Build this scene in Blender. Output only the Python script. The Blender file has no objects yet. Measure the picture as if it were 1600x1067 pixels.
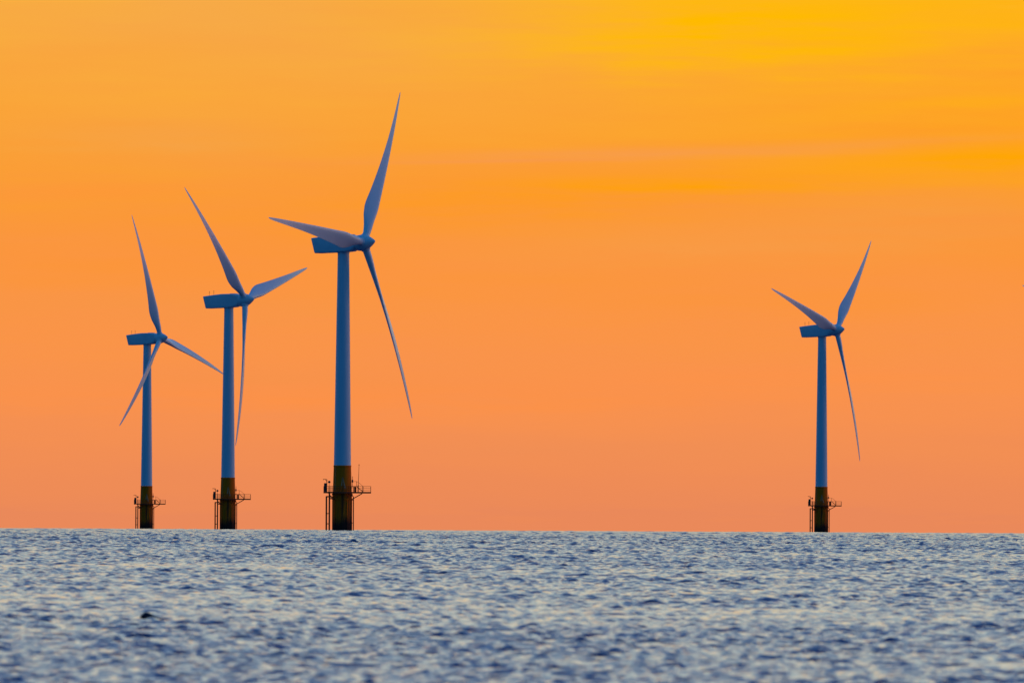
import bpy, math, random
import numpy as np
from mathutils import Matrix, Vector

# ------------------------------------------------------------------ basics
SC = bpy.context.scene
COL = SC.collection
RAD = math.radians
R_EARTH = 6371000.0
EYE = 2.2
F_PX = 29656.0                      # focal length in photograph pixels (1600 wide)
ROLL = RAD(0.29)
random.seed(7)

def drop(x, y):
    return -(x * x + y * y) / (2 * R_EARTH)

def s2l(c):
    out = []
    for v in c:
        v = v / 255.0
        out.append(v / 12.92 if v <= 0.04045 else ((v + 0.055) / 1.055) ** 2.4)
    return tuple(out) + (1.0,)

# ------------------------------------------------------------------ mesh helper
class MB:
    def __init__(self):
        self.v = []; self.f = []; self.smooth = []
    def add(self, verts, faces, smooth=False):
        o = len(self.v)
        self.v += [tuple(p) for p in verts]
        self.f += [tuple(i + o for i in f) for f in faces]
        self.smooth += [smooth] * len(faces)
        return self
    def box(self, x0, x1, y0, y1, z0, z1, bev=0.0):
        if bev <= 0:
            vs = [(x, y, z) for z in (z0, z1) for y in (y0, y1) for x in (x0, x1)]
            fs = [(0, 2, 3, 1), (4, 5, 7, 6), (0, 1, 5, 4), (2, 6, 7, 3), (0, 4, 6, 2), (1, 3, 7, 5)]
            return self.add(vs, fs)
        b = bev
        ring = [(x0 + b, y0), (x1 - b, y0), (x1, y0 + b), (x1, y1 - b), (x1 - b, y1), (x0 + b, y1), (x0, y1 - b), (x0, y0 + b)]
        cx, cy = (x0 + x1) / 2, (y0 + y1) / 2
        sh = lambda p: (p[0] + (b if p[0] < cx else -b) * .7, p[1] + (b if p[1] < cy else -b) * .7)
        lay = [([sh(p) for p in ring], z0), (ring, z0 + b), (ring, z1 - b), ([sh(p) for p in ring], z1)]
        return self.loft([[(p[0], p[1], z) for p in r] for r, z in lay])
    def loft(self, rings, caps=True, smooth=False):
        n = len(rings[0]); vs = []; fs = []
        for r in rings: vs += r
        for i in range(len(rings) - 1):
            for j in range(n):
                k = (j + 1) % n
                fs.append((i * n + j, i * n + k, (i + 1) * n + k, (i + 1) * n + j))
        self.add(vs, fs, smooth)
        if caps:
            self.add(rings[0], [tuple(range(n - 1, -1, -1))])
            self.add(rings[-1], [tuple(range(n))])
        return self
    def lathe(self, prof, n=48, axis='Z', caps=True, at=(0, 0, 0), smooth=True):
        rings = []
        for r, h in prof:
            ring = []
            for j in range(n):
                a = 2 * math.pi * j / n
                c, s = r * math.cos(a), r * math.sin(a)
                p = (c, s, h) if axis == 'Z' else (h, c, s)
                ring.append((p[0] + at[0], p[1] + at[1], p[2] + at[2]))
            rings.append(ring)
        return self.loft(rings, caps, smooth)
    def tube(self, pts, r, n=8, taper=None):
        pts = [Vector(p) for p in pts]
        rings = []
        for i, p in enumerate(pts):
            d = (pts[min(i + 1, len(pts) - 1)] - pts[max(i - 1, 0)]).normalized()
            up = Vector((0, 0, 1)) if abs(d.z) < 0.9 else Vector((0, 1, 0))
            u = d.cross(up).normalized(); w = u.cross(d)
            rr = r if taper is None else r + (taper - r) * i / (len(pts) - 1)
            rings.append([tuple(p + (u * math.cos(2 * math.pi * j / n) + w * math.sin(2 * math.pi * j / n)) * rr) for j in range(n)])
        return self.loft(rings, True, True)
    def mesh(self, name, mat):
        me = bpy.data.meshes.new(name)
        me.from_pydata(self.v, [], self.f)
        me.materials.append(mat)
        me.polygons.foreach_set('use_smooth', self.smooth)
        me.validate(); me.update()
        import bmesh
        bm = bmesh.new(); bm.from_mesh(me)
        bmesh.ops.recalc_face_normals(bm, faces=bm.faces[:])
        bm.to_mesh(me); bm.free()
        return me
    def build(self, name, mat, parent=None, mtx=None):
        o = bpy.data.objects.new(name, self.mesh(name, mat)); COL.objects.link(o)
        if parent: o.parent = parent
        if mtx is not None: o.matrix_local = mtx
        return o

# ------------------------------------------------------------------ materials
def new_mat(name):
    m = bpy.data.materials.new(name); m.use_nodes = True
    nt = m.node_tree
    return m, nt, nt.nodes['Principled BSDF']

def N(nt, t, **kw):
    n = nt.nodes.new(t)
    for k, v in kw.items():
        if isinstance(k, str) and hasattr(n, k): setattr(n, k, v)
    return n

def math_node(nt, op, a, b=None, c=None, clamp=False):
    n = nt.nodes.new('ShaderNodeMath'); n.operation = op; n.use_clamp = clamp
    for i, v in enumerate((a, b, c)):
        if v is None: continue
        if isinstance(v, (int, float)): n.inputs[i].default_value = v
        else: nt.links.new(v, n.inputs[i])
    return n.outputs[0]

def noise(nt, vec, scale, detail=3, rough=0.5, mapping=(1, 1, 1)):
    mp = nt.nodes.new('ShaderNodeMapping'); mp.inputs['Scale'].default_value = mapping
    nt.links.new(vec, mp.inputs['Vector'])
    n = nt.nodes.new('ShaderNodeTexNoise'); n.inputs['Scale'].default_value = scale
    n.inputs['Detail'].default_value = detail; n.inputs['Roughness'].default_value = rough
    nt.links.new(mp.outputs[0], n.inputs['Vector'])
    return n.outputs['Fac']

def ramp(nt, fac, stops, interp='LINEAR'):
    r = nt.nodes.new('ShaderNodeValToRGB'); r.color_ramp.interpolation = interp
    e = r.color_ramp.elements
    while len(e) > 1: e.remove(e[-1])
    e[0].position = stops[0][0]; e[0].color = stops[0][1]
    for p, c in stops[1:]:
        q = e.new(p); q.color = c
    nt.links.new(fac, r.inputs['Fac'])
    return r.outputs['Color']

def mixc(nt, fac, a, b, blend='MIX'):
    m = nt.nodes.new('ShaderNodeMix'); m.data_type = 'RGBA'; m.blend_type = blend
    for key, v in ((0, fac), (6, a), (7, b)):
        if isinstance(v, (int, float)): m.inputs[key].default_value = v
        elif isinstance(v, tuple): m.inputs[key].default_value = v
        else: nt.links.new(v, m.inputs[key])
    return m.outputs[2]

def painted(name, col_a, col_b, rough=0.4, scale=0.4, streak=True, spec=0.5):
    m, nt, bs = new_mat(name)
    tc = nt.nodes.new('ShaderNodeTexCoord').outputs['Object']
    f = noise(nt, tc, scale, 5, 0.6, (1, 1, 0.12) if streak else (1, 1, 1))
    c = ramp(nt, f, [(0.35, col_a), (0.7, col_b)])
    nt.links.new(c, bs.inputs['Base Color'])
    bs.inputs['Roughness'].default_value = rough
    bs.inputs['Specular IOR Level'].default_value = spec
    return m

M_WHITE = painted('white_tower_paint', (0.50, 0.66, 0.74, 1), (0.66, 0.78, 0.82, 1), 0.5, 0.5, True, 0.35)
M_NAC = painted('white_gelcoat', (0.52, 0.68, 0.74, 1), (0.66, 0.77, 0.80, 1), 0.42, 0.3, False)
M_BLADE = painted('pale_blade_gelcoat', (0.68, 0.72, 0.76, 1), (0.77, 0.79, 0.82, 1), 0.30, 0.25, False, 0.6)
M_STEEL = painted('rusty_dark_steel', (0.45, 0.05, 0.02, 1), (0.55, 0.09, 0.03, 1), 0.85, 1.2, True, 0.15)
M_DARK = painted('dark_fittings', (0.04, 0.03, 0.03, 1), (0.08, 0.05, 0.04, 1), 0.5, 1.0)
M_PALE = painted('pale_grey_steel', (0.7, 0.30, 0.14, 1), (0.8, 0.36, 0.18, 1), 0.85, 1.5, True, 0.15)

def yellow_mat(name, low):
    m, nt, bs = new_mat(name)
    tc = nt.nodes.new('ShaderNodeTexCoord').outputs['Object']
    base = ramp(nt, noise(nt, tc, 0.8, 4, 0.6, (1, 1, 0.1)), [(0.3, (0.90, 0.125, 0.004, 1)), (0.7, (0.97, 0.185, 0.006, 1))])
    st = noise(nt, tc, 1.6, 6, 0.65, (1, 1, 0.05))
    sf = ramp(nt, st, [(0.50 if low else 0.58, (0, 0, 0, 1)), (0.64 if low else 0.72, (1, 1, 1, 1))])
    c = mixc(nt, sf, base, (0.22, 0.045, 0.014, 1))
    if low:      # weed and grime of the splash zone, ragged upper edge
        sep = nt.nodes.new('ShaderNodeSeparateXYZ'); nt.links.new(tc, sep.inputs[0])
        rag = math_node(nt, 'MULTIPLY', noise(nt, tc, 1.3, 5, 0.7, (1, 1, 0.15)), 5.0)
        e = math_node(nt, 'SUBTRACT', sep.outputs[2], rag)
        g = math_node(nt, 'MULTIPLY_ADD', e, -0.6, 0.25, clamp=True)
        c = mixc(nt, g, c, (0.07, 0.022, 0.014, 1))
    nt.links.new(c, bs.inputs['Base Color'])
    bs.inputs['Roughness'].default_value = 0.85; bs.inputs['Specular IOR Level'].default_value = 0.12
    return m
M_YEL = yellow_mat('yellow_transition_paint', False)
M_YELLOW_LOW = yellow_mat('stained_yellow_pile', True)

# ------------------------------------------------------------------ turbine parts (metres, z = 0 is mean sea level)
HUB_Z = 60.4
OVER = 4.8
TILT = RAD(6.2)

def interp(x, xs, ys):
    return float(np.interp(x, xs, ys))

def blade_mesh():
    R0, R1 = 1.2, 40.0
    st = [1.2, 1.8, 2.4, 3.2, 4.2, 5.2, 6.2, 7.2, 8.2, 9.4, 10.8, 12.5, 14.5, 17, 20, 23, 26, 29, 32, 34.5, 36.5, 38, 39, 39.6, 39.9, 40]
    npt = 28
    rings = []
    for r in st:
        c = interp(r, [1.2, 2.6, 4.5, 6.5, 8.4, 9.6, 12, 16, 20, 26, 32, 36, 38.5, 39.6, 40],
                   [1.52, 1.6, 2.2, 3.0, 3.45, 3.45, 3.1, 2.65, 2.25, 1.68, 1.18, .84, .58, .34, .08])
        tr = interp(r, [1.2, 2.6, 4.5, 6.5, 8.4, 12, 20, 30, 40], [1, .97, .60, .38, .29, .24, .20, .17, .15])
        bl = min(1, max(0, (r - 2.0) / 4.5)); bl = bl * bl * (3 - 2 * bl)
        tw = RAD(interp(r, [1.2, 8, 14, 20, 30, 40], [28, 26, 19.5, 12.5, 3.5, -2]))
        ax = 0.5 + (0.30 - 0.5) * bl
        x_fl = 2.2 * (r / 40) - 2.9 * (r / 40) ** 2
        ring = []
        for j in range(npt):
            a = 2 * math.pi * j / npt
            u = 0.5 * (1 + math.cos(a))                 # 0 = leading edge, 1 = trailing edge
            circ = 0.5 * math.sin(a)
            yt = 5 * (0.2969 * math.sqrt(max(u, 0)) - 0.126 * u - 0.3516 * u * u + 0.2843 * u ** 3 - 0.1036 * u ** 4)
            camber = 0.035 * 4 * u * (1 - u)
            foil = (1 if math.sin(a) >= 0 else -1) * yt * tr - camber * bl
            t = circ * (1 - bl) * min(c, 1.55) + foil * bl * c
            yy = (ax - u) * c                           # + towards the leading edge
            xx = t
            y2 = yy * math.cos(tw) - xx * math.sin(tw)
            x2 = yy * math.sin(tw) + xx * math.cos(tw)
            ring.append((x2 + x_fl, y2, r))
        rings.append(ring)
    rings = [[(p[0], p[1], p[2] * 1.012) for p in q] for q in rings]
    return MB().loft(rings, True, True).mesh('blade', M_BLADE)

def spinner_mesh():
    m = MB()
    m.lathe([(1.45, -1.55), (1.62, -1.35), (1.70, -0.7), (1.68, 0.0), (1.56, 0.6), (1.32, 1.15), (1.02, 1.65), (0.70, 2.1), (0.38, 2.5), (0.16, 2.7), (0.02, 2.76)], 40, 'X')
    for k in range(3):                                   # blade root collars
        a = 2 * math.pi * k / 3
        M3 = Matrix.Rotation(-a, 3, 'X')
        rings = []
        for h, r in ((1.0, 1.0), (1.6, 0.98), (1.76, 0.9), (1.78, 0.75)):
            rings.append([tuple(M3 @ Vector((r * math.cos(t), r * math.sin(t), h))) for t in [2 * math.pi * j / 28 for j in range(28)]])
        m.loft(rings, True, True)
    return m.mesh('spinner', M_NAC)

def nacelle_mesh():
    # sections along x (x = 0 at the rotor plane): (x, half width, z bottom, z top, corner)
    secs = [(-11.8, 1.45, -2.15, 0.86, .12, .27), (-11.72, 1.55, -2.25, 0.93, .2, .27), (-11.5, 1.62, -2.27, 0.97, .24, .25),
            (-9.6, 1.7, -2.22, 1.20, .24, .0), (-7.5, 1.72, -2.14, 1.44, .24, 0), (-6.2, 1.72, -2.08, 1.57, .24, 0), (-3.8, 1.70, -1.98, 1.62, .3, 0),
            (-2.6, 1.62, -1.88, 1.60, .45, 0), (-1.9, 1.50, -1.66, 1.5, .7, 0), (-1.5, 1.38, -1.45, 1.38, .9, 0)]
    rings = []
    for x, w, zb, zt, c, sh in secs:
        ring = []
        for cx, cz, a0 in ((w - c, zt - c, 0), (-w + c, zt - c, 90), (-w + c, zb + c, 180), (w - c, zb + c, 270)):
            for s in range(6):
                a = RAD(a0 + 18 * s)
                z = cz + c * math.sin(a)
                ring.append((x + (zt - z) * sh, cx + c * math.cos(a), z))
        rings.append(ring)
    m = MB().loft(rings, True, True)
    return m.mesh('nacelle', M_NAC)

def ring_pts(r, z, n=48, a0=0, a1=360):
    return [(r * math.cos(RAD(a0 + (a1 - a0) * i / n)), r * math.sin(RAD(a0 + (a1 - a0) * i / n)), z) for i in range(n + 1)]

PART = {}
def P(name, mb, mat): PART[name] = mb.mesh(name, mat) if isinstance(mb, MB) else mb

def make_parts():
    PART['blade'] = blade_mesh(); PART['spinner'] = spinner_mesh(); PART['nacelle'] = nacelle_mesh()
    m = MB()
    m.lathe([(1.81 - (1.81 - 1.22) * i / 20, 13.51 + 44.6 * i / 20) for i in range(21)], 64)
    m.lathe([(1.28, 58.1), (1.28, 58.5)], 64)
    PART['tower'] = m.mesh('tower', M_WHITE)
    m = MB()
    m.lathe([(1.99 - .16 * i / 8, 7.95 + 5.3 * i / 8) for i in range(9)], 64); m.lathe([(1.88, 13.2), (1.88, 13.5)], 64, smooth=False)
    PART['transition_piece'] = m.mesh('transition_piece', M_YEL)
    m = MB()
    m.lathe([(2.05, -3 + i * 1.065) for i in range(11)], 64); m.lathe([(2.16, 6.25), (2.16, 6.5)], 64, smooth=False); m.lathe([(2.2, 7.2), (2.2, 7.55)], 64, smooth=False)
    for k in range(10):                                  # anode rails / stiffener ribs down the pile
        a = RAD(36 * k + 11)
        x, y = 2.1 * math.cos(a), 2.1 * math.sin(a)
        m.tube([(x, y, -2), (x, y, 6.2)], 0.05, 6)
    PART['pile'] = m.mesh('pile', M_YELLOW_LOW)
    # platform: ring deck plus laydown area to the right (+x)
    m = MB()
    m.lathe([(2.02, 7.62), (3.1, 7.62), (3.1, 7.95), (2.02, 7.95), (2.02, 7.62)], 48, caps=False, smooth=False)
    m.box(2.4, 6.05, -1.9, 1.9, 7.62, 7.947)
    m.box(-3.95, -2.4, -1.1, 1.1, 7.62, 7.944)
    for y in (-1.3, 1.3):
        m.tube([(2.1, y, 6.4), (4.2, y, 7.6)], 0.09, 8)
    for a in (60, 120, 240, 300, 180):
        c, s = math.cos(RAD(a)), math.sin(RAD(a))
        m.tube([(2.1 * c, 2.1 * s, 6.6), (2.9 * c, 2.9 * s, 7.62)], 0.08, 8)
    PART['platform'] = m.mesh('platform', M_STEEL)
    # railing
    m = MB()
    outline = [(2.55, -1.85), (6.0, -1.85), (6.0, 1.85), (2.55, 1.85)]
    arc = [(3.05 * math.cos(RAD(a)), 3.05 * math.sin(RAD(a))) for a in range(40, 160, 12)]
    arc2 = [(3.05 * math.cos(RAD(a)), 3.05 * math.sin(RAD(a))) for a in range(202, 324, 12)]
    loop = outline + arc + [(-3.9, 1.05), (-3.9, -1.05)] + arc2 + [(2.55, -1.85)]
    for z in (8.35, 8.72, 9.1):
        for a, b in zip(loop, loop[1:]):
            m.tube([(a[0], a[1], z), (b[0], b[1], z)], 0.032 if z < 9 else 0.04, 6)
    posts = loop[:-1] + [(4.3, -1.85), (4.3, 1.85), (6.0, 0), (-3.9, 0)]
    for x, y in posts:
        m.tube([(x, y, 7.9), (x, y, 9.12)], 0.045, 6)
    PART['railing'] = m.mesh('railing', M_STEEL)
    # stair from the tower door down to the laydown deck
    m = MB()
    for y in (-0.75, -0.05):
        m.tube([(1.8, y, 9.05), (3.1, y, 9.1)], 0.07, 6)
        m.tube([(3.0, y, 9.12), (4.35, y, 7.95)], 0.08, 6)
        m.tube([(1.95, y, 10.05), (2.9, y, 10.15), (3.4, y, 9.95), (4.45, y, 9.05), (4.5, y, 8.0)], 0.035, 6)
        m.tube([(3.0, y, 9.1), (3.0, y, 10.1)], 0.04, 6)
    for i in range(7):
        t = i / 6
        m.box(3.0 + 1.3 * t - .14, 3.0 + 1.3 * t + .14, -0.72, -0.08, 9.04 - 1.05 * t, 9.08 - 1.05 * t)
    m.box(1.8, 3.1, -0.72, -0.08, 9.0, 9.06)
    m.box(2.55, 2.95, -0.72, -0.1, 7.95, 8.98, 0.04)
    PART['stairs'] = m.mesh('stairs', M_STEEL)
    m = MB()
    m.tube([(2.15, -.4, 8.9), (2.15, -.4, 11.2)], 0.05, 6); m.lathe([(.13, 0), (.16, .06), (.16, .5), (.1, .62)], 12, at=(2.15, -.4, 9.9))
    PART['door_lamp'] = m.mesh('door_lamp', M_DARK)
    # davit crane on the left
    m = MB()
    m.tube([(-3.25, -.5, 7.9), (-3.25, -.5, 10.55)], 0.07, 8)
    m.tube([(-3.25, -.5, 10.52), (-4.05, -.5, 10.6)], 0.055, 8)
    m.tube([(-3.25, -.5, 10.1), (-3.6, -.5, 10.52)], 0.04, 8)
    m.tube([(-3.95, -.5, 10.58), (-3.95, -.5, 10.3)], 0.025, 6)
    PART['davit_crane'] = m.mesh('davit_crane', M_STEEL)
    m = MB(); m.box(-3.85, -3.3, -.95, -.55, 7.95, 9.75, .05)
    PART['cabinet'] = m.mesh('cabinet', M_DARK)
    m = MB(); m.tube([(-2.75, -.9, 7.95), (-2.75, -.9, 9.8)], .04, 6)
    m.lathe([(.05, 0), (.24, .05), (.27, .2), (.24, .38), (.1, .5), (.03, .52)], 16, at=(-2.75, -.9, 9.75))
    PART['navigation_lamp'] = m.mesh('navigation_lamp', M_DARK)
    m = MB(); m.tube([(3.35, -1.5, 7.95), (3.37, -1.5, 9.4)], .1, 8); m.tube([(3.37, -1.5, 9.4), (3.52, -1.5, 13.5)], .055, 8, .035)
    m.lathe([(.06, 0), (.08, .05), (.08, .22), (.03, .25)], 8, at=(3.52, -1.5, 13.5))
    PART['mast'] = m.mesh('mast', M_STEEL)
    # boat landing: two fender pipes in front-left
    m = MB()
    for x, y in ((-3.32, -1.0), (-2.68, -1.9)):
        m.tube([(x, y, -3), (x, y, 6.95 if x < -3 else 7.65)], 0.17, 12)
    m.tube([(-3.42, -0.95, 6.92), (-1.7, -.6, 6.85)], 0.13, 8)
    m.tube([(-2.68, -1.9, 6.5), (-1.3, -1.35, 6.5)], 0.13, 8)
    for z in (3.35, 1.2):
        m.tube([(-3.32, -1.0, z), (-2.68, -1.9, z)], 0.09, 8)
    m.tube([(-3.32, -1.0, -.9), (-1.75, -.9, -.9)], 0.12, 8)
    PART['boat_landing'] = m.mesh('boat_landing', M_STEEL)
    m = MB()
    m.tube([(2.38, -.6, -3), (2.38, -.6, 6.9), (2.2, -.55, 7.1), (1.6, -.4, 7.15)], 0.11, 10)
    m.tube([(2.0, -.5, 6.2), (2.38, -.6, 6.2)], .07, 6); m.tube([(2.0, -.5, 1.4), (2.38, -.6, 1.4)], .07, 6)
    PART['cable_pipe'] = m.mesh('cable_pipe', M_STEEL)
    # pale A-shaped brace on the yellow steel, following its curve
    m = MB()
    def arm(x0, z0, x1, z1, w0, w1):
        rings = []
        for i in range(9):
            t = i / 8; x = x0 + (x1 - x0) * t; z = z0 + (z1 - z0) * t; w = w0 + (w1 - w0) * t
            rad = 1.99 - (z - 8) * 0.032
            rings.append([(xx, -math.sqrt(rad * rad - xx * xx) - off, z) for xx, off in ((x - w, -.02), (x + w, -.02), (x + w, .05), (x - w, .05))])
        m.loft(rings)
    arm(0.12, 11.0, 0.62, 8.6, 0.03, 0.17)
    arm(0.03, 11.0, -0.12, 9.2, 0.03, 0.12)
    PART['brace'] = m.mesh('brace', M_PALE)
    m = MB()
    for x in (-1.5,):
        y = -math.sqrt(1.95 ** 2 - x * x) - .06
        m.tube([(x, y, 8.1), (x * .93, y * .95, 13.3)], .035, 6)
    PART['cable_conduit'] = m.mesh('cable_conduit', M_PALE)
    m = MB(); m.tube([(0, 0, 0), (0, 0, 1.35)], .035, 6); m.box(-.12, .12, -.03, .03, .78, .84)
    m.lathe([(.07, 1.1), (.07, 1.3)], 8)
    PART['antenna'] = m.mesh('antenna', M_DARK)
    m = MB(); m.box(-.9, .9, -.75, .75, 0, .12, .05)
    PART['roof_hatch'] = m.mesh('roof_hatch', M_NAC)

make_parts()

def part(name, parent, mtx=None):
    o = bpy.data.objects.new(name, PART[name]); COL.objects.link(o); o.parent = parent
    if mtx is not None: o.matrix_local = mtx
    return o

def px_to_azimuth(px, py):
    dx, dy = px - 800, -(py - 533.5)
    x = dx * math.cos(ROLL) - dy * math.sin(ROLL)
    return x / F_PX

def turbine(px, py, dist, yaw, phi, label, mast=False, hub_dz=0.0):
    az = px_to_azimuth(px, py)
    x, y = dist * math.sin(az), dist * math.cos(az)
    root = bpy.data.objects.new('wind_turbine', None); COL.objects.link(root)
    root.location = (x, y, drop(x, y) + 0.3)
    root['label'] = label; root['category'] = 'wind turbine'
    root['group'] = 'white wind turbines standing out at sea'
    for n in ('tower', 'transition_piece', 'pile', 'brace', 'cable_conduit', 'boat_landing', 'cable_pipe'):
        part(n, root)
    pf = part('platform', root)
    for n in ('railing', 'stairs', 'door_lamp', 'davit_crane', 'cabinet', 'navigation_lamp'):
        part(n, pf)
    if mast: part('mast', pf)
    Y = Matrix.Rotation(-RAD(yaw) - az, 4, 'Z')
    H = Y @ Matrix.Translation((OVER, 0, HUB_Z + hub_dz))
    nac = part('nacelle', root, H)
    for ax_ in (-10.6, -9.3):
        part('antenna', nac, Matrix.Translation((ax_, 0.0, 1.0 if ax_ < -10 else 1.15)))
    part('roof_hatch', nac, Matrix.Translation((-3.3, 0, 1.6)))
    Rt = H @ Matrix.Rotation(-TILT, 4, 'Y')
    part('spinner', root, Rt @ Matrix.Rotation(-RAD(phi), 4, 'X'))
    for k in range(3):
        part('blade', root, Rt @ Matrix.Rotation(-RAD(phi + 120 * k), 4, 'X'))
    return root

turbine(534.5, 827, 4000, 28.0, 36.7, 'largest and nearest white wind turbine, tall thin mast on its yellow platform', True, 0.0)
turbine(355.8, 826, 5021, 27.3, 77.0, 'mid-sized white wind turbine whose lower blade hangs almost straight down beside its tower')
turbine(228.7, 825, 6030, 30.7, 106.0, 'smallest white wind turbine, one blade crossing its own tower and another almost touching its neighbour')
turbine(1283.0, 831, 5688, 27.3, 47.4, 'lone white wind turbine standing apart across the open gap of sea')
turbine(1675.5, 833, 5650, 27.3, 48.7, 'wind turbine cut off by the picture edge, only one dark blade tip showing')

# ------------------------------------------------------------------ sea: one sheet following the curve of the earth, real waves
def build_sea():
    rng = np.random.default_rng(11)
    r = [0.5]                                   # rows: distance from the shore point
    while r[-1] < 203: r.append(r[-1] * 1.02 + 0.02)
    while r[-1] < 6300: r.append(r[-1] + min(0.055 + (r[-1] - 203) * 0.0004, 0.115 + (r[-1] - 203) * 0.00022))
    while r[-1] < 16000: r.append(r[-1] * 1.01)
    r = np.array(r)
    fine = 0.0305; n_f = 500
    half = list(np.linspace(0, fine, n_f // 2 + 1))
    d = half[-1] - half[-2]
    while half[-1] < 0.1: d *= 1.05; half.append(half[-1] + d)
    while half[-1] + d < math.pi: d *= 1.15; half.append(half[-1] + d)
    half = [h for h in half if h < math.pi - 0.02]
    th = np.array([-h for h in half[:0:-1]] + half)
    nr, nt_ = len(r), len(th)
    print('sea grid', nr, nt_, nr * nt_)
    drow = np.gradient(r); dth = np.gradient(th)
    main = math.atan2(-0.94, 0.30)
    lams = np.exp(np.linspace(math.log(0.14), math.log(16), 110))
    oct_w = math.log(16 / 0.14) / math.log(2) / len(lams)
    waves = []
    for lam in lams:
        a = main + rng.normal(0, 0.75 if lam < 3 else 0.6)
        sl = np.interp(math.log(lam), np.log([0.14, 0.3, 0.7, 1.5, 3, 6, 16]), SLOPES)
        k = 2 * math.pi / lam
        waves.append((lam, k, math.cos(a), math.sin(a), sl * math.sqrt(2 * oct_w) / k, rng.uniform(0, 6.28)))
    gust = []
    for lam in (18, 30, 55, 90, 160, 300):
        for _ in range(3):
            gust.append((2 * math.pi / lam, rng.uniform(0, 2 * math.pi), rng.uniform(0, 6.28)))
    co = np.empty((nr, nt_, 3), dtype=np.float32)
    sth, cth = np.sin(th), np.cos(th)
    Q = 0.7
    B = 120
    for i0 in range(0, nr, B):
        rr = r[i0:i0 + B]
        X = rr[:, None] * sth[None, :]; Y = rr[:, None] * cth[None, :]
        spr = drow[i0:i0 + B][:, None]; spl = rr[:, None] * dth[None, :]
        G = np.zeros(X.shape, np.float32)
        for k, a, p in gust:
            G += np.sin(k * (X * math.cos(a) * 1.0 + Y * math.sin(a)) + p).astype(np.float32)
        G = np.clip(1 + GUST * G, 0.3, 2.0)
        H = np.zeros(X.shape, np.float32); DX = np.zeros_like(H); DY = np.zeros_like(H)
        smin = (spr.min() * 1.0)
        u = np.clip((rr - 350) / 2000, 0, 1)[:, None].astype(np.float32); FAR = 1 + 2.8 * u * u * (3 - 2 * u)   # rougher water offshore
        u = np.clip((rr - 230) / 400, 0, 1)[:, None].astype(np.float32); NEAR = 0.62 + 0.38 * u
        for lam, k, ca, sa, A, p in waves:
            if lam / (smin * abs(sa) + spl.min() * abs(ca) + 1e-6) < 2.2: continue
            q = lam / (spr * abs(sa) + spl * abs(ca) + 1e-6)
            f = (np.clip((q - 2.2) / 1.6, 0, 1) * A).astype(np.float32)
            if lam < 5: f = f * G
            if 0.5 < lam < 9: f = f * FAR
            f = f * NEAR
            ph = np.mod(k * (X * ca + Y * sa) + p, 2 * math.pi).astype(np.float32)
            H += f * np.sin(ph)
            c = f * np.cos(ph)
            DX += Q * ca * c; DY += Q * sa * c
        co[i0:i0 + B, :, 0] = X + DX; co[i0:i0 + B, :, 1] = Y + DY
        co[i0:i0 + B, :, 2] = H - (X * X + Y * Y) / (2 * R_EARTH)
    co = co.reshape(-1, 3)
    idx = np.arange(nr * nt_, dtype=np.int32).reshape(nr, nt_)
    q = np.stack([idx[:-1, :-1], idx[:-1, 1:], idx[1:, 1:], idx[1:, :-1]], -1).reshape(-1, 4)[:, ::-1]
    # close the seam behind the camera
    s_ = np.stack([idx[:-1, -1], idx[:-1, 0], idx[1:, 0], idx[1:, -1]], -1)[:, ::-1]
    q = np.concatenate([q, s_])
    me = bpy.data.meshes.new('sea')
    me.vertices.add(len(co)); me.vertices.foreach_set('co', co.ravel())
    me.loops.add(q.size); me.loops.foreach_set('vertex_index', q.ravel())
    me.polygons.add(len(q)); me.polygons.foreach_set('loop_start', np.arange(0, q.size, 4, dtype=np.int32))
    me.polygons.foreach_set('use_smooth', np.ones(len(q), dtype=bool))
    me.update(calc_edges=False)
    o = bpy.data.objects.new('sea', me); COL.objects.link(o)
    o['kind'] = 'structure'
    return o

SLOPES = [0.13, 0.235, 0.185, 0.074, 0.028, 0.013, 0.006]
GUST = 0.05
import time; _t = time.time()
sea = build_sea()
print('sea built', time.time() - _t)

m, nt, bs = new_mat('sea_water')
geo = nt.nodes.new('ShaderNodeNewGeometry')
pos = geo.outputs['Position']
body = ramp(nt, noise(nt, pos, 0.05, 3, 0.5), [(0.35, (0.002, 0.012, 0.08, 1)), (0.7, (0.003, 0.024, 0.12, 1))])
nt.links.new(body, bs.inputs['Base Color'])
bs.inputs['IOR'].default_value = 1.333
ln = nt.nodes.new('ShaderNodeVectorMath'); ln.operation = 'LENGTH'; nt.links.new(pos, ln.inputs[0])
dist = ln.outputs['Value']
mr = nt.nodes.new('ShaderNodeMapRange'); nt.links.new(dist, mr.inputs[0])
for i, v in enumerate((200, 3000, 0.05, 0.10)): mr.inputs[i + 1].default_value = v
nt.links.new(mr.outputs[0], bs.inputs['Roughness'])
def ncol(scale, detail, amt):
    n = nt.nodes.new('ShaderNodeTexNoise'); n.inputs['Scale'].default_value = scale; n.inputs['Detail'].default_value = detail
    n.inputs['Roughness'].default_value = 0.6
    nt.links.new(pos, n.inputs['Vector'])
    s1 = nt.nodes.new('ShaderNodeVectorMath'); s1.operation = 'SUBTRACT'; s1.inputs[1].default_value = (0.5, 0.5, 0.5)
    nt.links.new(n.outputs['Color'], s1.inputs[0])
    s2 = nt.nodes.new('ShaderNodeVectorMath'); s2.operation = 'MULTIPLY'; s2.inputs[1].default_value = (2, 2, 0)
    nt.links.new(s1.outputs[0], s2.inputs[0])
    s3 = nt.nodes.new('ShaderNodeVectorMath'); s3.operation = 'SCALE'; nt.links.new(s2.outputs[0], s3.inputs[0])
    if isinstance(amt, float): s3.inputs['Scale'].default_value = amt
    else: nt.links.new(amt, s3.inputs['Scale'])
    return s3.outputs[0]
mr2 = nt.nodes.new('ShaderNodeMapRange'); nt.links.new(dist, mr2.inputs[0])
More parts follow.
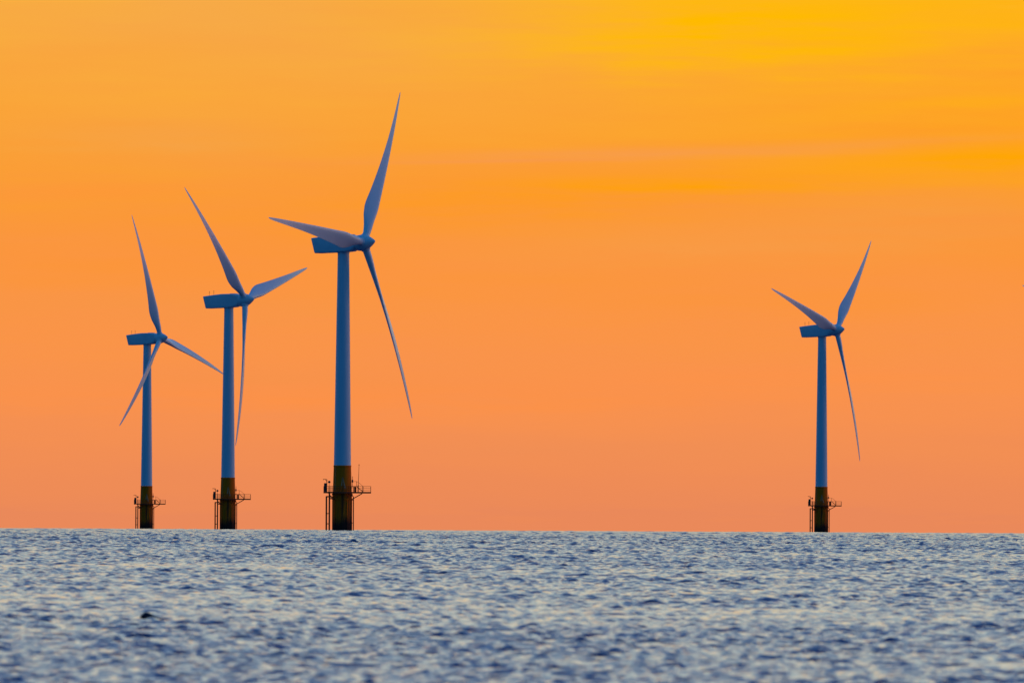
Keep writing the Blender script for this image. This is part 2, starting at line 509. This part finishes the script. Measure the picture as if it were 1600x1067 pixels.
for i, v in enumerate((500, 3000, 0.0, 0.35)): mr2.inputs[i + 1].default_value = v
def vadd(a, b):
    n = nt.nodes.new('ShaderNodeVectorMath'); n.operation = 'ADD'; nt.links.new(a, n.inputs[0]); nt.links.new(b, n.inputs[1]); return n.outputs[0]
nn = vadd(geo.outputs['Normal'], ncol(7.0, 3, 0.14))
nn = vadd(nn, ncol(0.9, 4, mr2.outputs[0]))
nv = nt.nodes.new('ShaderNodeVectorMath'); nv.operation = 'NORMALIZE'; nt.links.new(nn, nv.inputs[0])
nt.links.new(nv.outputs[0], bs.inputs['Normal'])
sea.data.materials.append(m)

# ------------------------------------------------------------------ seal's head at the surface, left foreground
def seal(px, py):
    dx, dy = px - 800, -(py - 533.5)
    e = RAD(0.5243) + (dx * math.sin(ROLL) + dy * math.cos(ROLL)) / F_PX
    d = EYE / -math.tan(e)
    d = (EYE + d * d / (2 * R_EARTH)) / -math.tan(e)
    a = px_to_azimuth(px, py)
    M_SEAL = painted('dark_wet_fur', (0.03, 0.02, 0.035, 1), (0.06, 0.045, 0.06, 1), 0.45, 6.0, False, 0.25)
    rings = []
    for x, zc, rz, ry in ((-.185, .03, .012, .012), (-.18, .032, .03, .03), (-.165, .035, .045, .045), (-.14, .045, .056, .055), (-.11, .058, .072, .068), (-.075, .068, .088, .082),
                          (-.03, .068, .10, .092), (.03, .052, .104, .10), (.10, .022, .10, .11), (.2, -.03, .095, .13), (.32, -.09, .10, .15), (.5, -.17, .11, .17), (.75, -.27, .08, .13), (1.0, -.36, .03, .06)):
        rings.append([(x, ry * math.cos(t), zc + rz * math.sin(t)) for t in [2 * math.pi * j / 24 for j in range(24)]])
    o = MB().loft(rings, True, True).build('seal', M_SEAL)
    for sgn in (-1, 1):
        eye = MB().lathe([(.001, -.013), (.009, -.009), (.013, 0), (.009, .009), (.001, .013)], 12, 'Z', True, (-.105, sgn * .058, .09)).build('eye', M_DARK, o)
    MB().box(-.198, -.18, -.014, .014, .028, .048, .005).build('nose', M_DARK, o)
    o.location = (d * math.sin(a), d * math.cos(a), drop(0, d) + 0.06); o.scale = (0.78, 0.8, 0.8)
    o.rotation_euler = (0, 0, RAD(14))
    o['label'] = 'small dark rounded head poking out of the water in the left foreground'
    o['category'] = 'seal'
seal(230, 970)

# ------------------------------------------------------------------ sky
GLOW_AZ = 22.0
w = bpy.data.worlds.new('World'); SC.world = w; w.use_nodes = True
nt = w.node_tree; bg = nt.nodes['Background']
dirv = nt.nodes.new('ShaderNodeTexCoord').outputs['Generated']
sep = nt.nodes.new('ShaderNodeSeparateXYZ'); nt.links.new(dirv, sep.inputs[0])
dx_, dy_, dz_ = sep.outputs
el = math_node(nt, 'MULTIPLY', math_node(nt, 'ARCSINE', dz_), 180 / math.pi)
az = math_node(nt, 'MULTIPLY', math_node(nt, 'ARCTAN2', dx_, dy_), 180 / math.pi)
# thin cloud sheets bend the bands of colour a little
comb = nt.nodes.new('ShaderNodeCombineXYZ'); nt.links.new(az, comb.inputs[0]); nt.links.new(el, comb.inputs[1])
ae = comb.outputs[0]
c1 = noise(nt, ae, 1.0, 5, 0.55, (0.55, 5.5, 1))
c2 = noise(nt, ae, 1.0, 3, 0.5, (0.35, 1.3, 1))
c3 = noise(nt, ae, 1.0, 6, 0.6, (2.2, 24, 1))
def cloud_amt():
    return math_node(nt, 'MULTIPLY_ADD', el, 0.30, 0.14, clamp=True)
wob = math_node(nt, 'MULTIPLY', math_node(nt, 'ADD', math_node(nt, 'SUBTRACT', c1, 0.5), math_node(nt, 'MULTIPLY', math_node(nt, 'SUBTRACT', c3, 0.5), 0.45)), cloud_amt())
el2 = math_node(nt, 'MAXIMUM', math_node(nt, 'ADD', el, math_node(nt, 'MULTIPLY', wob, 1.1)), 0.0)
t = math_node(nt, 'SQRT', math_node(nt, 'DIVIDE', el2, 90.0))
T = lambda e: math.sqrt(e / 90.0)
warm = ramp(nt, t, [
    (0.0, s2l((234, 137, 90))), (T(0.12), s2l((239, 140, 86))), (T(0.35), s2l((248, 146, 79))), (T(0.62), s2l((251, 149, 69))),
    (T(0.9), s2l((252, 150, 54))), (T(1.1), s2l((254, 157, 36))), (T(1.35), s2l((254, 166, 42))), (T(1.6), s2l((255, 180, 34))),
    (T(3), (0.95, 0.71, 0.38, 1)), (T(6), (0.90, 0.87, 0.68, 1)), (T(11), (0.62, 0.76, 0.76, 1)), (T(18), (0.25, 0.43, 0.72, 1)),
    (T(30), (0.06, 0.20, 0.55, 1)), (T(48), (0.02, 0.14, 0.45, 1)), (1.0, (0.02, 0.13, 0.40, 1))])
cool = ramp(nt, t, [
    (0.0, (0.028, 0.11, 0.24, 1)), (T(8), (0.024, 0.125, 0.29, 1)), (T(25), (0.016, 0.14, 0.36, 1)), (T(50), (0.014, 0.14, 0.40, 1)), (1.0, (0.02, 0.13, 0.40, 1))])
# greyer veils to the upper left, saturated gold to the upper right
veil = math_node(nt, 'MULTIPLY_ADD', az, -0.42, 0.62, clamp=True)
up = math_node(nt, 'MULTIPLY_ADD', el, 1.3, -1.0, clamp=True)
lowel = math_node(nt, 'MULTIPLY_ADD', el, -0.2, 1.4, clamp=True)
vf = math_node(nt, 'MULTIPLY', math_node(nt, 'MULTIPLY', veil, up), lowel)
vf = math_node(nt, 'MULTIPLY', vf, math_node(nt, 'MULTIPLY_ADD', c2, 1.6, -0.15, clamp=True))
warm = mixc(nt, vf, warm, s2l((243, 168, 82)))
gf = math_node(nt, 'MULTIPLY', math_node(nt, 'MULTIPLY_ADD', az, 0.9, 0.1, clamp=True), up)
gf = math_node(nt, 'MULTIPLY', gf, math_node(nt, 'MULTIPLY_ADD', c1, 4.0, -1.7, clamp=True))
gf = math_node(nt, 'MULTIPLY', math_node(nt, 'MULTIPLY', gf, lowel), 0.75)
warm = mixc(nt, gf, warm, s2l((255, 176, 6)))
def streak(a0, e0, wa, we, slope, amt, colr):
    global warm
    da = math_node(nt, 'SUBTRACT', az, a0)
    de = math_node(nt, 'SUBTRACT', math_node(nt, 'SUBTRACT', el, e0), math_node(nt, 'MULTIPLY', da, slope))
    de = math_node(nt, 'ADD', de, math_node(nt, 'MULTIPLY', math_node(nt, 'SUBTRACT', c3, 0.5), we * 1.6))
    q = math_node(nt, 'ADD', math_node(nt, 'POWER', math_node(nt, 'ABSOLUTE', math_node(nt, 'DIVIDE', da, wa)), 2.0),
                  math_node(nt, 'POWER', math_node(nt, 'ABSOLUTE', math_node(nt, 'DIVIDE', de, we)), 2.0))
    g = math_node(nt, 'POWER', 2.71828, math_node(nt, 'MULTIPLY', q, -1.0))
    g = math_node(nt, 'MULTIPLY', g, math_node(nt, 'MULTIPLY_ADD', c3, 1.6, 0.0, clamp=True))
    warm = mixc(nt, math_node(nt, 'MULTIPLY', g, amt, clamp=True), warm, s2l(colr))
def AE(px, py):
    dx, dy = px - 800, -(py - 533.5)
    return (math.degrees((dx * math.cos(ROLL) - dy * math.sin(ROLL)) / F_PX), math.degrees((dx * math.sin(ROLL) + dy * math.cos(ROLL)) / F_PX) + 0.5243)
for px, py, wpx, hpx, sl, amt, colr in (
        (1060, 288, 300, 18, 0.02, 1.0, (255, 162, 4)), (1530, 246, 200, 19, 0.06, 1.15, (255, 166, 4)),
        (1520, 160, 170, 12, 0.04, 0.5, (255, 178, 15)),
        (1150, 30, 340, 75, 0.03, 1.1, (255, 186, 0)),
        (960, 241, 320, 9, 0.02, 0.75, (247, 156, 80)), (1330, 226, 280, 8, 0.05, 0.5, (247, 158, 72)), (800, 252, 200, 3, 0.02, 0.7, (246, 152, 82)), (560, 620, 700, 26, 0.0, 0.55, (255, 145, 66)), (1250, 590, 380, 20, 0.01, 0.55, (255, 146, 70)), (1000, 700, 500, 22, 0.0, 0.45, (238, 142, 86)), (300, 480, 320, 24, -0.01, 0.5, (244, 150, 72)), (1100, 380, 380, 36, 0.02, 0.6, (247, 158, 74)),
        (700, 250, 160, 6, 0.02, 0.4, (250, 158, 66)), (120, 300, 200, 14, 0.03, 0.5, (255, 148, 58)),
        (1450, 330, 260, 40, 0.03, 0.6, (246, 156, 72)), (760, 310, 260, 30, 0.02, 0.6, (255, 155, 26)), (250, 215, 230, 34, 0.0, 0.5, (243, 162, 78)),
        (1250, 470, 300, 22, 0.02, 0.45, (252, 150, 52)), (400, 590, 320, 18, -0.01, 0.3, (244, 146, 70))):
    a0, e0 = AE(px, py)
    streak(a0, e0, wpx / F_PX * 57.3, hpx / F_PX * 57.3, sl, amt, colr)
# the glow covers the side of the sky towards the low sun and thins out behind the camera
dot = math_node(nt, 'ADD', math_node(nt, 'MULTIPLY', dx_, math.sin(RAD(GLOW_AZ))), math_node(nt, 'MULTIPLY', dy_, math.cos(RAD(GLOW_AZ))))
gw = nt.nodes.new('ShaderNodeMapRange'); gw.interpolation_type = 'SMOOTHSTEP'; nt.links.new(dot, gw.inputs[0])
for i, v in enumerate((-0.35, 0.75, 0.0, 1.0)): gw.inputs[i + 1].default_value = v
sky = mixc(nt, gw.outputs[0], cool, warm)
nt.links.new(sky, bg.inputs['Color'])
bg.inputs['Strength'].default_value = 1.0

# faint afterglow of the sun that has just gone below the haze on the right
L = bpy.data.lights.new('sun', 'SUN'); L.energy = 0.24; L.angle = RAD(20); L.color = (1.0, 0.36, 0.30)
lo = bpy.data.objects.new('sun', L); COL.objects.link(lo)
az_s, el_s = RAD(78), RAD(6)
v = Vector((math.sin(az_s) * math.cos(el_s), math.cos(az_s) * math.cos(el_s), math.sin(el_s)))
lo.rotation_euler = v.to_track_quat('Z', 'Y').to_euler()

# ------------------------------------------------------------------ camera
cam = bpy.data.cameras.new('camera'); co = bpy.data.objects.new('camera', cam); COL.objects.link(co)
cam.sensor_width = 36; cam.lens = 36 * F_PX / 1600
cam.clip_start = 1; cam.clip_end = 40000
co.matrix_world = Matrix.Translation((0, 0, EYE)) @ Matrix.Rotation(RAD(90 + 0.5243), 4, 'X') @ Matrix.Rotation(ROLL, 4, 'Z')
cam.dof.use_dof = True; cam.dof.focus_distance = 4600; cam.dof.aperture_fstop = 9.0
SC.camera = co
SC.view_settings.view_transform = 'Standard'; SC.view_settings.look = 'None'
SC.view_settings.exposure = 0; SC.view_settings.gamma = 1
SC.render.resolution_x = 1024; SC.render.resolution_y = 682
